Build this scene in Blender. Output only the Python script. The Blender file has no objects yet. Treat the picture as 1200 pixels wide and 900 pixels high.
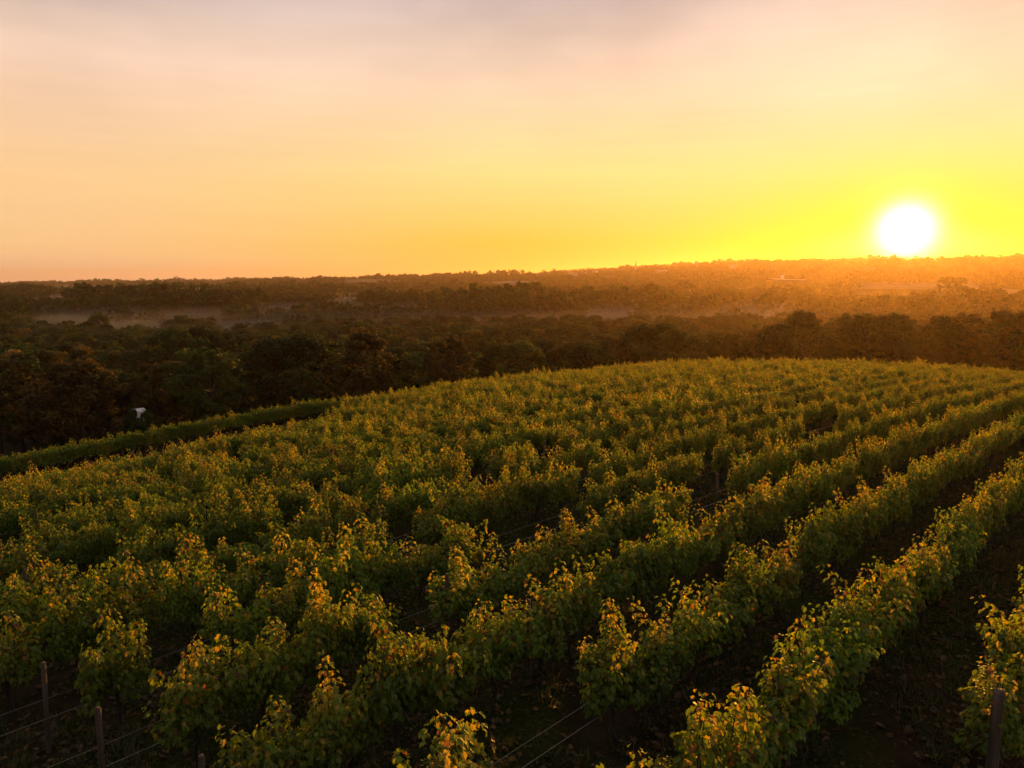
import bpy, math, random
import numpy as np
from mathutils import Vector, Matrix, Euler

R = math.radians
S = bpy.context.scene
COL = S.collection

# ------------------------------------------------------------------ camera
CAM_Z = 6.8
PITCH = 8.4
cam_d = bpy.data.cameras.new('camera')
cam_d.lens = 25.0
cam_d.sensor_width = 36.0
cam_d.clip_start = 0.1
cam_d.clip_end = 40000
cam = bpy.data.objects.new('camera', cam_d)
cam.location = (0, 0, CAM_Z)
cam.rotation_euler = (R(90 - PITCH), 0, 0)
COL.objects.link(cam)
S.camera = cam

# ------------------------------------------------------------------ sky + sun
SUN_AZ, SUN_EL = 28.5, 3.3
sv = Vector((math.sin(R(SUN_AZ)) * math.cos(R(SUN_EL)), math.cos(R(SUN_AZ)) * math.cos(R(SUN_EL)), math.sin(R(SUN_EL))))
SKY_STRENGTH = 0.004
SUN_STRENGTH = 5.0
HAZE_DENSITY = 8.5e-5
EXPOSURE = 0.6


def s2l(c):
    return tuple((x / 255 / 12.92) if x / 255 <= .04045 else ((x / 255 + .055) / 1.055) ** 2.4 for x in c) + (1.0,)


world = bpy.data.worlds.new('World')
S.world = world
world.use_nodes = True
NT = world.node_tree
NT.nodes.clear()


def nd(t, **kw):
    n = NT.nodes.new(t)
    for k, v in kw.items():
        setattr(n, k, v)
    return n


def lk(a, b):
    NT.links.new(a, b)


def mth(op, a, b=None, c=None, clamp=False):
    n = nd('ShaderNodeMath', operation=op)
    n.use_clamp = clamp
    for i, x in enumerate((a, b, c)):
        if x is None:
            continue
        if isinstance(x, (int, float)):
            n.inputs[i].default_value = x
        else:
            lk(x, n.inputs[i])
    return n.outputs[0]


def smooth(x, a, b):
    n = nd('ShaderNodeMapRange', interpolation_type='SMOOTHSTEP')
    lk(x, n.inputs[0])
    n.inputs[1].default_value = a
    n.inputs[2].default_value = b
    return n.outputs[0]


def ramp(x, stops):
    n = nd('ShaderNodeValToRGB')
    n.color_ramp.interpolation = 'EASE'
    n.color_ramp.interpolation = 'LINEAR'
    el = n.color_ramp.elements
    while len(el) < len(stops):
        el.new(0.5)
    for e, (p, c) in zip(el, stops):
        e.position = p
        e.color = s2l(c)
    lk(x, n.inputs[0])
    return n.outputs[0]


def mixc(f, a, b):
    n = nd('ShaderNodeMix', data_type='RGBA')
    if isinstance(f, float):
        n.inputs[0].default_value = f
    else:
        lk(f, n.inputs[0])
    for s, x in ((6, a), (7, b)):
        if isinstance(x, tuple):
            n.inputs[s].default_value = x
        else:
            lk(x, n.inputs[s])
    return n.outputs[2]


tc = nd('ShaderNodeTexCoord')
sep = nd('ShaderNodeSeparateXYZ')
lk(tc.outputs['Generated'], sep.inputs[0])
dx, dy, dz = sep.outputs
el_ = mth('MAXIMUM', dz, 0.0)
hl = mth('SQRT', mth('ADD', mth('MULTIPLY', dx, dx), mth('MULTIPLY', dy, dy)))
ca = mth('DIVIDE', mth('ADD', mth('MULTIPLY', dx, math.sin(R(SUN_AZ))), mth('MULTIPLY', dy, math.cos(R(SUN_AZ)))), mth('MAXIMUM', hl, 1e-4))
daz = mth('MULTIPLY', mth('ARCCOSINE', mth('MINIMUM', mth('MAXIMUM', ca, -1.0), 1.0)), 180 / math.pi)
dt = nd('ShaderNodeVectorMath', operation='DOT_PRODUCT')
lk(tc.outputs['Generated'], dt.inputs[0])
dt.inputs[1].default_value = sv
th = mth('MULTIPLY', mth('ARCCOSINE', mth('MINIMUM', dt.outputs['Value'], 1.0)), 180 / math.pi)
ZEN = (150, 147, 154)
rL = ramp(el_, [(0, (255, 204, 164)), (.035, (255, 206, 146)), (.12, (255, 208, 150)), (.25, (247, 210, 184)), (.36, (184, 174, 174)), (.55, (176, 170, 174)), (1, ZEN)])
rM = ramp(el_, [(0, (254, 194, 82)), (.05, (252, 198, 76)), (.14, (255, 224, 140)), (.25, (248, 212, 180)), (.36, (206, 186, 182)), (.55, (188, 178, 180)), (1, ZEN)])
rR = ramp(el_, [(0, (248, 180, 0)), (.05, (248, 194, 12)), (.13, (248, 210, 132)), (.22, (248, 216, 178)), (.36, (228, 204, 192)), (.55, (198, 186, 184)), (1, ZEN)])
rB = ramp(el_, [(0, (116, 102, 98)), (.2, (132, 120, 120)), (.5, (146, 140, 146)), (1, ZEN)])
c = mixc(smooth(daz, 1, 21), rR, rM)
c = mixc(smooth(daz, 26, 64), c, rL)
c = mixc(smooth(daz, 70, 150), c, rB)
# thin soft cloud veil high up
mp = nd('ShaderNodeMapping')
lk(tc.outputs['Generated'], mp.inputs[0])
mp.inputs['Scale'].default_value = (2.2, 2.2, 5.0)
mp.inputs['Rotation'].default_value = (0.0, R(8), 0.0)
nz = nd('ShaderNodeTexNoise')
lk(mp.outputs[0], nz.inputs['Vector'])
nz.inputs['Scale'].default_value = 1.6
nz.inputs['Detail'].default_value = 3
nz.inputs['Roughness'].default_value = .5
veil = mth('MULTIPLY_ADD', smooth(nz.outputs[0], .3, .72), .24, .88)
veil = mth('ADD', mth('MULTIPLY', mth('SUBTRACT', veil, 1.0), smooth(el_, .08, .34)), 1.0)
# faint long streaks low over the horizon
mp2 = nd('ShaderNodeMapping')
lk(tc.outputs['Generated'], mp2.inputs[0])
mp2.inputs['Scale'].default_value = (3.0, 3.0, 60.0)
nz2 = nd('ShaderNodeTexNoise')
lk(mp2.outputs[0], nz2.inputs['Vector'])
nz2.inputs['Scale'].default_value = 1.3
nz2.inputs['Detail'].default_value = 4
streak = mth('MULTIPLY_ADD', smooth(nz2.outputs[0], .3, .7), .03, .985)
cm = nd('ShaderNodeVectorMath', operation='SCALE')
lk(c, cm.inputs[0])
lk(mth('MULTIPLY', veil, streak), cm.inputs[3])
c = cm.outputs[0]
# aureole round the sun: yellow, then pale, then the burnt-out disc
elev = mth('MULTIPLY', mth('ARCSINE', dz), 180 / math.pi)
de = mth('SUBTRACT', elev, SUN_EL - 1.0)


def oval(wa, we, p=2.0):
    q = mth('ADD', mth('POWER', mth('DIVIDE', daz, wa), 2.0), mth('POWER', mth('ABSOLUTE', mth('DIVIDE', de, we)), 2.0))
    return mth('EXPONENT', mth('MULTIPLY', q, -1.0))


c = mixc(mth('MULTIPLY', oval(9.8, 4.6), .97), c, (1.0, .60, 0.0, 1))
c = mixc(mth('MULTIPLY', mth('EXPONENT', mth('MULTIPLY', mth('POWER', mth('DIVIDE', th, 2.55), 2.0), -1.0)), .95), c, (1.0, 1.0, .12, 1))
c = mixc(mth('MULTIPLY', oval(5.2, 1.1), .55), c, (1.0, 1.0, .30, 1))
c = mixc(mth('MULTIPLY', mth('EXPONENT', mth('MULTIPLY', mth('POWER', mth('DIVIDE', th, 1.42), 2.0), -1.0)), 1.6, clamp=True), c, (2.6, 2.5, 2.1, 1))
bg = nd('ShaderNodeBackground')
lk(c, bg.inputs[0])
bg.inputs[1].default_value = 0.66
sky = nd('ShaderNodeTexSky', sky_type='NISHITA')
sky.sun_disc = False
sky.sun_elevation = R(SUN_EL)
sky.sun_rotation = R(SUN_AZ)
sky.altitude = 60
sky.air_density = 1.0
sky.dust_density = 2.0
bg2 = nd('ShaderNodeBackground')
lk(sky.outputs[0], bg2.inputs[0])
bg2.inputs[1].default_value = SKY_STRENGTH
ad = nd('ShaderNodeAddShader')
lk(bg.outputs[0], ad.inputs[0])
lk(bg2.outputs[0], ad.inputs[1])
wo = nd('ShaderNodeOutputWorld')
lk(ad.outputs[0], wo.inputs[0])

sun_d = bpy.data.lights.new('sun', 'SUN')
sun_d.energy = SUN_STRENGTH
sun_d.angle = R(0.6)
sun_d.color = (1.0, .42, .055)
sun = bpy.data.objects.new('sun', sun_d)
sun.rotation_euler = sv.to_track_quat('Z', 'Y').to_euler()
sun.location = (0, 0, 60)
COL.objects.link(sun)

S.view_settings.view_transform = 'Standard'
S.view_settings.look = 'None'
S.view_settings.exposure = EXPOSURE
S.view_settings.gamma = 1.0
S.view_settings.use_curve_mapping = False
S.render.engine = 'CYCLES'
S.cycles.max_bounces = 7
S.cycles.diffuse_bounces = 3
S.cycles.glossy_bounces = 2
S.cycles.transmission_bounces = 4
S.cycles.transparent_max_bounces = 4
S.cycles.volume_bounces = 0
S.cycles.sample_clamp_indirect = 4.0
S.cycles.use_denoising = True
S.cycles.use_adaptive_sampling = True
S.cycles.adaptive_threshold = 0.02


# ------------------------------------------------------------------ helpers
def vnoise(x, y, seed=0):
    """smooth value noise, 0..1"""
    x = np.asarray(x, float); y = np.asarray(y, float)
    xi = np.floor(x).astype(np.int64); yi = np.floor(y).astype(np.int64)
    xf = x - xi; yf = y - yi
    xf = xf * xf * (3 - 2 * xf); yf = yf * yf * (3 - 2 * yf)

    def h(a, b):
        n = (a * 374761393 + b * 668265263 + seed * 974634777) & 0xFFFFFFFF
        n = ((n ^ (n >> 13)) * 1274126177) & 0xFFFFFFFF
        n = n ^ (n >> 16)
        return (n & 0xFFFF) / 65535.0
    return (h(xi, yi) * (1 - xf) + h(xi + 1, yi) * xf) * (1 - yf) + (h(xi, yi + 1) * (1 - xf) + h(xi + 1, yi + 1) * xf) * yf


def sstep(a, b, x):
    t = np.clip((x - a) / (b - a), 0, 1)
    return t * t * (3 - 2 * t)


RU, RV = (.713, -.701), (.701, .713)      # u: across the rows, v: along the rows
VALLEY = 26.0


def uv2xy(u, v):
    return u * .713 + v * .701, -u * .701 + v * .713


def terrain(x, y):
    x = np.asarray(x, float); y = np.asarray(y, float)
    u = x * .713 - y * .701
    v = x * .701 + y * .713
    w = np.maximum(-u, 0)
    sm = np.where(w < 12, w * w / 24, w - 6)
    d = np.clip(.06 - .00091 * v, .02, .2) * sm + 5.13 * (np.maximum(v, 0) / 92.0) ** 1.915 + 4.14 * (w / 47) ** 2 - .00086 * np.minimum(sm, 60) * np.clip(v, 0, 100) + 1.2 * (np.maximum(u, 0) / 60) ** 2
    d = d + .010 * np.maximum(w - 54, 0) ** 2 / (1 + np.maximum(w - 54, 0) / 30)
    d = d - 1.0 * np.exp(-((u + 51.6) / 2.4) ** 2) * (1 - sstep(25, 42, v))
    z = -VALLEY * (1 - np.exp(-np.minimum(d, 400) / VALLEY))
    dist = np.hypot(x, y)
    az = np.degrees(np.arctan2(x, np.maximum(y, 1e-3)))
    az = np.where(y > 0, az, np.sign(x) * 90)
    ridge = 5 + 30 * sstep(-36, 0, az) + 60 * sstep(-8, 24, az)
    far = sstep(900, 3300, dist) * ridge
    far = far + sstep(500, 1600, dist) * 12 * sstep(8, 34, az)
    und = (vnoise(x / 420 + 11.3, y / 300, 3) - .5) * 15 + (vnoise(x / 150, y / 150, 5) - .5) * 3
    und = und + (vnoise(x / 900 + 4, y / 900, 8) - .5) * 22 * sstep(1200, 2600, dist)
    z = z + far + und * sstep(160, 500, dist)
    drop = np.maximum(dist - 3600, 0) / 1000
    return z - 9 * drop


def openness(x, y):
    """1 in open fields of the valley, 0 under woodland"""
    n = vnoise(x / 200 + 3.1, y / 240 + 7.7, 21) * .55 + vnoise(x / 90, y / 80, 22) * .45
    dist = np.hypot(x, y)
    thr = .60 - .12 * sstep(1250, 1700, dist)
    return sstep(thr, thr + .06, n) * sstep(330, 520, dist)


def link(o, parent=None):
    COL.objects.link(o)
    if parent is not None:
        o.parent = parent
    return o


def tag(o, label=None, cat=None, group=None, kind=None):
    if label: o['label'] = label
    if cat: o['category'] = cat
    if group: o['group'] = group
    if kind: o['kind'] = kind
    return o


def empty(name, loc, rz=0.0, scale=1.0):
    o = bpy.data.objects.new(name, None)
    o.empty_display_size = .3
    o.location = loc
    o.rotation_euler = (0, 0, rz)
    o.scale = (scale,) * 3 if not isinstance(scale, tuple) else scale
    return link(o)


def copy_tree(o, parent=None):
    c = o.copy()
    link(c, parent)
    for ch in list(o.children):
        copy_tree(ch, c)
    return c


class MB:
    """collects vertices / faces / a tint per vertex"""
    def __init__(self):
        self.v, self.f, self.t, self.n = [], [], [], 0

    def add(self, verts, faces, tint=None):
        verts = np.asarray(verts, float)
        self.v.append(verts)
        self.f += [tuple(i + self.n for i in q) for q in faces]
        self.t.append(np.tile(np.asarray(tint if tint is not None else (1, 1, 1), float), (len(verts), 1)))
        self.n += len(verts)

    def tile(self, tv, tf, pos, mats, tints):
        """template tv/tf placed many times: pos (n,3), mats (n,3,3) columns = axes, tints (n,3)"""
        k = len(tv)
        allv = np.einsum('nij,kj->nki', mats, tv) + pos[:, None, :]
        self.v.append(allv.reshape(-1, 3))
        self.t.append(np.repeat(tints, k, axis=0))
        for i in range(len(pos)):
            b = self.n + i * k
            for q in tf:
                self.f.append(tuple(b + j for j in q))
        self.n += k * len(pos)

    def box(self, c, s, tint=None, rz=0):
        x, y, z = (q / 2 for q in s)
        p = np.array([(-x, -y, -z), (x, -y, -z), (x, y, -z), (-x, y, -z), (-x, -y, z), (x, -y, z), (x, y, z), (-x, y, z)])
        if rz:
            a = np.array([[math.cos(rz), -math.sin(rz), 0], [math.sin(rz), math.cos(rz), 0], [0, 0, 1]])
            p = p @ a.T
        self.add(p + np.array(c), [(3, 2, 1, 0), (4, 5, 6, 7), (0, 1, 5, 4), (1, 2, 6, 5), (2, 3, 7, 6), (3, 0, 4, 7)], tint)

    def tube(self, pts, rad, n=6, tint=None, cap=True):
        pts = [Vector(p) for p in pts]
        rings = []
        for i, p in enumerate(pts):
            a = pts[max(i - 1, 0)]; b = pts[min(i + 1, len(pts) - 1)]
            d = (b - a).normalized()
            ref = Vector((1, 0, 0)) if abs(d.x) < .9 else Vector((0, 1, 0))
            e1 = d.cross(ref).normalized(); e2 = d.cross(e1)
            r = rad[i] if isinstance(rad, (list, tuple)) else rad
            rings += [p + (e1 * math.cos(t) + e2 * math.sin(t)) * r for t in (2 * math.pi * k / n for k in range(n))]
        fs = []
        for i in range(len(pts) - 1):
            for k in range(n):
                fs.append((i * n + k, i * n + (k + 1) % n, (i + 1) * n + (k + 1) % n, (i + 1) * n + k))
        if cap:
            fs.append(tuple(range(n - 1, -1, -1)))
            fs.append(tuple((len(pts) - 1) * n + k for k in range(n)))
        self.add([tuple(p) for p in rings], fs, tint)

    def mesh(self, name, mat, smooth=False):
        me = bpy.data.meshes.new(name)
        v = np.concatenate(self.v)
        nl = np.array([len(q) for q in self.f])
        me.vertices.add(len(v))
        me.vertices.foreach_set('co', v.ravel())
        me.loops.add(int(nl.sum()))
        me.loops.foreach_set('vertex_index', np.fromiter((i for q in self.f for i in q), np.int32, int(nl.sum())))
        me.polygons.add(len(nl))
        me.polygons.foreach_set('loop_start', np.concatenate([[0], np.cumsum(nl)[:-1]]).astype(np.int32))
        me.update(calc_edges=True)
        me.validate()
        t = np.concatenate(self.t)
        a = me.attributes.new('tint', 'FLOAT_COLOR', 'POINT')
        a.data.foreach_set('color', np.concatenate([t, np.ones((len(t), 1))], axis=1).ravel())
        if smooth:
            me.polygons.foreach_set('use_smooth', np.ones(len(nl), bool))
        me.materials.append(mat)
        return me

    def obj(self, name, mat, parent=None, smooth=False):
        return link(bpy.data.objects.new(name, self.mesh(name, mat, smooth)), parent)


# ------------------------------------------------------------------ materials
def material(name):
    global NT
    m = bpy.data.materials.new(name)
    m.use_nodes = True
    NT = m.node_tree
    NT.nodes.clear()
    out = nd('ShaderNodeOutputMaterial')
    return m, out


def leaf_material(name, trans=.45, tmul=(2.6, 1.7, .9), hue=.03, rough=.5, spec=.35, val=.35):
    m, out = material(name)
    at = nd('ShaderNodeAttribute', attribute_name='tint')
    oi = nd('ShaderNodeObjectInfo')
    hs = nd('ShaderNodeHueSaturation')
    lk(at.outputs['Color'], hs.inputs['Color'])
    lk(mth('MULTIPLY_ADD', oi.outputs['Random'], hue, .5 - hue * .5), hs.inputs['Hue'])
    rr = mth('FRACT', mth('MULTIPLY', oi.outputs['Random'], 17.31))
    lk(mth('MULTIPLY_ADD', rr, val, 1 - val * .5), hs.inputs['Value'])
    bs = nd('ShaderNodeBsdfPrincipled')
    lk(hs.outputs[0], bs.inputs['Base Color'])
    bs.inputs['Roughness'].default_value = rough
    bs.inputs['Specular IOR Level'].default_value = spec
    mu = nd('ShaderNodeMix', data_type='RGBA', blend_type='MULTIPLY')
    mu.inputs[0].default_value = 1.0
    lk(hs.outputs[0], mu.inputs[6])
    mu.inputs[7].default_value = tmul + (1,)
    tr = nd('ShaderNodeBsdfTranslucent')
    lk(mu.outputs[2], tr.inputs[0])
    mx = nd('ShaderNodeMixShader')
    mx.inputs[0].default_value = trans
    lk(bs.outputs[0], mx.inputs[1])
    lk(tr.outputs[0], mx.inputs[2])
    lk(mx.outputs[0], out.inputs[0])
    return m


def rough_material(name, c1, c2, scale=6.0, stretch=(1, 1, 1), rough=.85, bump=.3, bscale=None):
    m, out = material(name)
    t = nd('ShaderNodeTexCoord')
    mp = nd('ShaderNodeMapping')
    lk(t.outputs['Object'], mp.inputs[0])
    mp.inputs['Scale'].default_value = stretch
    n = nd('ShaderNodeTexNoise')
    lk(mp.outputs[0], n.inputs['Vector'])
    n.inputs['Scale'].default_value = scale
    n.inputs['Detail'].default_value = 6
    col = mixc(smooth(n.outputs[0], .3, .7), c1 + (1,), c2 + (1,))
    b = nd('ShaderNodeBsdfPrincipled')
    lk(col, b.inputs['Base Color'])
    b.inputs['Roughness'].default_value = rough
    bp = nd('ShaderNodeBump')
    bp.inputs['Strength'].default_value = bump
    lk(n.outputs[0], bp.inputs['Height'])
    lk(bp.outputs[0], b.inputs['Normal'])
    lk(b.outputs[0], out.inputs[0])
    return m


M_VINE = leaf_material('vine_leaf', trans=.42, tmul=(3.7, 2.9, .7), hue=.025, val=.35)
M_CROWN = leaf_material('tree_leaf', trans=.28, tmul=(1.8, 1.3, .6), hue=.03, rough=.7, spec=.15, val=.8)
M_GRASS = leaf_material('grass_blade', trans=.3, tmul=(1.6, 1.4, .7), hue=.02, rough=.6)
M_BARK = rough_material('bark', (.028, .02, .014), (.07, .052, .036), 9, (1, 1, .25), .9, .6)
M_VBARK = rough_material('vine_bark', (.02, .014, .009), (.055, .038, .024), 22, (1, 1, .2), .95, .7)
M_POST = rough_material('weathered_wood', (.045, .030, .019), (.12, .085, .057), 14, (1, 1, .06), .85, .5)
M_WIRE = rough_material('galvanised_wire', (.07, .056, .044), (.14, .11, .085), 30, (1, 1, 1), .5, .05)
M_WALL = rough_material('rendered_wall', (.62, .58, .52), (.74, .70, .64), 1.2, (1, 1, 1), .9, .1)
M_STONE = rough_material('pale_stone', (.34, .29, .23), (.46, .41, .34), 2.0, (1, 1, 1), .9, .2)
M_ROOF = rough_material('clay_tile', (.20, .09, .05), (.30, .14, .08), 3.0, (1, 6, 1), .85, .3)
M_SLATE = rough_material('slate', (.06, .06, .07), (.11, .11, .12), 3.0, (1, 1, 1), .6, .2)
M_DARKGLASS = rough_material('window_glass', (.02, .022, .025), (.04, .042, .045), 2.0, (1, 1, 1), .15, .0)
M_ROAD = rough_material('chalk_gravel', (.34, .30, .25), (.44, .40, .34), .5, (1, 1, 1), .95, .1)


def ground_material():
    m, out = material('ground_soil')
    g = nd('ShaderNodeNewGeometry')
    at = nd('ShaderNodeAttribute', attribute_name='zone')
    sp = nd('ShaderNodeSeparateColor')
    lk(at.outputs['Color'], sp.inputs[0])
    n1 = nd('ShaderNodeTexNoise'); lk(g.outputs['Position'], n1.inputs['Vector'])
    n1.inputs['Scale'].default_value = 1.3; n1.inputs['Detail'].default_value = 9; n1.inputs['Roughness'].default_value = .7
    n2 = nd('ShaderNodeTexNoise'); lk(g.outputs['Position'], n2.inputs['Vector'])
    n2.inputs['Scale'].default_value = .35; n2.inputs['Detail'].default_value = 6
    n3 = nd('ShaderNodeTexNoise'); lk(g.outputs['Position'], n3.inputs['Vector'])
    n3.inputs['Scale'].default_value = 14; n3.inputs['Detail'].default_value = 5
    soil = mixc(smooth(n1.outputs[0], .35, .65), (.018, .011, .006, 1), (.040, .026, .014, 1))
    grassy = mixc(smooth(n3.outputs[0], .3, .7), (.012, .017, .004, 1), (.030, .034, .009, 1))
    vine = mixc(smooth(n2.outputs[0], .36, .56), soil, grassy)
    litter = mixc(smooth(n3.outputs[0], .62, .72), vine, (.11, .065, .022, 1))
    wood = mixc(smooth(n2.outputs[0], .3, .7), (.02, .02, .009, 1), (.042, .038, .018, 1))
    vo = nd('ShaderNodeTexVoronoi'); lk(g.outputs['Position'], vo.inputs['Vector'])
    vo.inputs['Scale'].default_value = .006
    sv_ = nd('ShaderNodeSeparateColor'); lk(vo.outputs['Color'], sv_.inputs[0])
    field = mixc(sv_.outputs[0], (.03, .034, .012, 1), (.085, .075, .032, 1))
    cc = mixc(sp.outputs[0], wood, field)
    cc = mixc(sp.outputs[1], cc, litter)
    b = nd('ShaderNodeBsdfPrincipled')
    lk(cc, b.inputs['Base Color'])
    b.inputs['Roughness'].default_value = .95
    b.inputs['Specular IOR Level'].default_value = 0.0
    bp = nd('ShaderNodeBump'); bp.inputs['Strength'].default_value = .6; bp.inputs['Distance'].default_value = .06
    lk(n1.outputs[0], bp.inputs['Height'])
    lk(bp.outputs[0], b.inputs['Normal'])
    lk(b.outputs[0], out.inputs[0])
    return m


# ------------------------------------------------------------------ ground: one sheet out to the horizon
def build_ground():
    rad = np.concatenate([[0.0], np.geomspace(1.0, 9000, 190)])
    na = 360
    ang = np.linspace(0, 2 * np.pi, na, endpoint=False)
    X = (rad[1:, None] * np.sin(ang)[None]).ravel()
    Y = (rad[1:, None] * np.cos(ang)[None]).ravel()
    X = np.concatenate([[0], X]); Y = np.concatenate([[0], Y])
    Z = terrain(X, Y)
    u = X * .713 - Y * .701; v = X * .701 + Y * .713
    near = (np.hypot(X, Y) < 140)
    Z = Z + near * ((vnoise(X / 1.6, Y / 1.6, 31) - .5) * .10 + (vnoise(X / .5, Y / .5, 32) - .5) * .04)
    faces = [(0, 1 + (k + 1) % na, 1 + k) for k in range(na)]
    for i in range(len(rad) - 2):
        a = 1 + i * na; b = a + na
        for k in range(na):
            k2 = (k + 1) % na
            faces.append((a + k, a + k2, b + k2, b + k))
    m = MB()
    m.add(np.stack([X, Y, Z], 1), faces)
    o = m.obj('ground', ground_material(), smooth=True)
    zone = np.ones((len(X), 4))
    zone[:, 0] = openness(X, Y)
    zone[:, 1] = 1 - sstep(60, 75, -u) * 1.0
    zone[:, 1] *= 1 - sstep(105, 125, np.abs(v))
    zone[:, 2] = 0
    a = o.data.attributes.new('zone', 'FLOAT_COLOR', 'POINT')
    a.data.foreach_set('color', zone.ravel())
    tag(o, kind='structure')
    return o


build_ground()

# ------------------------------------------------------------------ projection helper (measuring only)
F = 25.0 / 36.0 * 1200
cp, sp_ = math.cos(R(PITCH)), math.sin(R(PITCH))


def ray(px, py):
    a, b = (px - 600) / F, (450 - py) / F
    return a, cp + b * sp_, -sp_ + b * cp


def project(x, y, z):
    h = z - CAM_Z
    d = y * cp - h * sp_
    up = y * sp_ + h * cp
    return 600 + F * x / np.maximum(d, .01), 450 - F * up / np.maximum(d, .01), d


ONES = ['zeroth', 'first', 'second', 'third', 'fourth', 'fifth', 'sixth', 'seventh', 'eighth', 'ninth', 'tenth', 'eleventh', 'twelfth', 'thirteenth',
        'fourteenth', 'fifteenth', 'sixteenth', 'seventeenth', 'eighteenth', 'nineteenth']
TENS = {2: ('twentieth', 'twenty'), 3: ('thirtieth', 'thirty'), 4: ('fortieth', 'forty'), 5: ('fiftieth', 'fifty'), 6: ('sixtieth', 'sixty'),
        7: ('seventieth', 'seventy'), 8: ('eightieth', 'eighty'), 9: ('ninetieth', 'ninety')}


def nth(n):
    if n < 20:
        return ONES[n]
    if n > 99:
        return 'hundredth' if n == 100 else 'hundred-and-' + nth(n - 100)
    t, o = divmod(n, 10)
    return TENS[t][0] if o == 0 else TENS[t][1] + '-' + ONES[o]


# ------------------------------------------------------------------ grapevine prototypes
half = [(0, 0), (.20, -.14), (.46, .02), (.36, .24), (.56, .50), (.30, .56), (.20, .80), (0, 1.04)]
LV, LF = [], []
for sgn in (1, -1):
    b = len(LV)
    for (x, y) in half:
        zz = abs(x) * .5 - 1.1 * max(abs(x) - .3, 0) - .30 * (y - .35) ** 2 - .35 * max(y - .5, 0) ** 2
        LV.append((sgn * x, y, zz))
    idx = list(range(b, b + len(half)))
    LF.append(tuple(idx) if sgn > 0 else tuple(reversed(idx)))
LV = np.array(LV)


def frames(nrm, tip):
    """orthonormal axes: columns = side, tip, normal"""
    nrm = nrm / np.linalg.norm(nrm, axis=1, keepdims=True)
    tip = tip - nrm * np.sum(tip * nrm, axis=1, keepdims=True)
    tip = tip / np.maximum(np.linalg.norm(tip, axis=1, keepdims=True), 1e-6)
    side = np.cross(tip, nrm)
    return np.stack([side, tip, nrm], axis=2)


def vine_foliage(rng, gold, tall, bushy):
    pos, out, hfrac, scale = [], [], [], []
    shoots = []
    ns = int(rng.integers(10, 13) * bushy)
    hump = rng.uniform(-.3, .3)

    def add(p, o, h, sc):
        pos.append(p); out.append(o); hfrac.append(h); scale.append(sc)
    for s in range(ns):
        y0 = -.52 + 1.04 * (s + .5) / ns + rng.normal(0, .05)
        x0 = rng.normal(0, .05)
        top = rng.uniform(1.30, 1.85) + .22 * math.cos((y0 - hump) * 3.0) - .08
        if rng.random() < tall * .85:
            top = rng.uniform(1.9, 2.2)
        lx, ly = rng.normal(0, .24), rng.normal(0, .10)
        bend = rng.normal(0, .14)
        arch = rng.random() < .25
        pts = []
        h0 = .62
        n = max(int((top - h0) / .027), 3)
        for i in range(n):
            t = i / (n - 1)
            z = h0 + (top - h0) * (t - (.30 * t ** 3 if arch else 0))
            x = x0 + lx * t + (bend * 2.0 if arch else bend) * t * t
            y = y0 + ly * t + bend * .6 * t * t
            pts.append((x, y, z))
            a = i * 2.4 + rng.normal(0, .5)
            spread = (.045 + .135 * math.sin(math.pi * min(t * .95 + .05, 1)) ** .8) * rng.uniform(.6, 1.25)
            for rep in range(1 if t > .9 else 2):
                aa = a + rep * math.pi + rng.normal(0, .4)
                ox, oy = math.cos(aa), math.sin(aa)
                add((x + ox * spread, y + oy * spread, z + rng.normal(0, .02)), (ox, oy, .2), (z - .6) / 1.2, rng.uniform(.056, .096) * (1.0 if t < .88 else .8))
        shoots.append(pts)
    # side shoots make rounded tufts on the wall of leaves
    for q in range(int(15 * bushy)):
        sx = rng.choice((-1, 1))
        c0 = np.array([sx * rng.uniform(.14, .36), rng.uniform(-.55, .55), rng.uniform(.62, 1.45)])
        rr = rng.uniform(.10, .19)
        for i in range(int(rng.integers(22, 38))):
            d = rng.normal(0, 1, 3); d /= np.linalg.norm(d)
            p = c0 + d * rr * rng.uniform(.5, 1.0)
            add(tuple(p), (d[0] + sx * .5, d[1], d[2] * .5), (p[2] - .6) / 1.2, rng.uniform(.055, .098))
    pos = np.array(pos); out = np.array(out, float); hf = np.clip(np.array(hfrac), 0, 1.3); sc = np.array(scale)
    n = len(pos)
    nrm = out * .9 + np.array([0, 0, .6]) + rng.normal(0, .30, (n, 3))
    tip = out * .5 + np.array([0, 0, -.9]) + rng.normal(0, .35, (n, 3))
    fr = frames(nrm, tip) * sc[:, None, None]
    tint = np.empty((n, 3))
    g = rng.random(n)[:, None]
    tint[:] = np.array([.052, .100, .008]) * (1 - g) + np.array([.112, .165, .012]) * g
    pyel = (.05 + .33 * hf ** 2) * gold  # yellow share rises with height: autumn leaves plus sun highlight painted into the tint
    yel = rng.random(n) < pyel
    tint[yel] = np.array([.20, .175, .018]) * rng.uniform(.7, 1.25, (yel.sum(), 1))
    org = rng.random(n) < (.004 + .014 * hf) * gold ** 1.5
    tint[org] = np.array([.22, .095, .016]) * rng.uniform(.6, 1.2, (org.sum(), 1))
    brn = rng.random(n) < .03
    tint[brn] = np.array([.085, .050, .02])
    m = MB()
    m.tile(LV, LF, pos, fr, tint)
    return m, shoots


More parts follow.
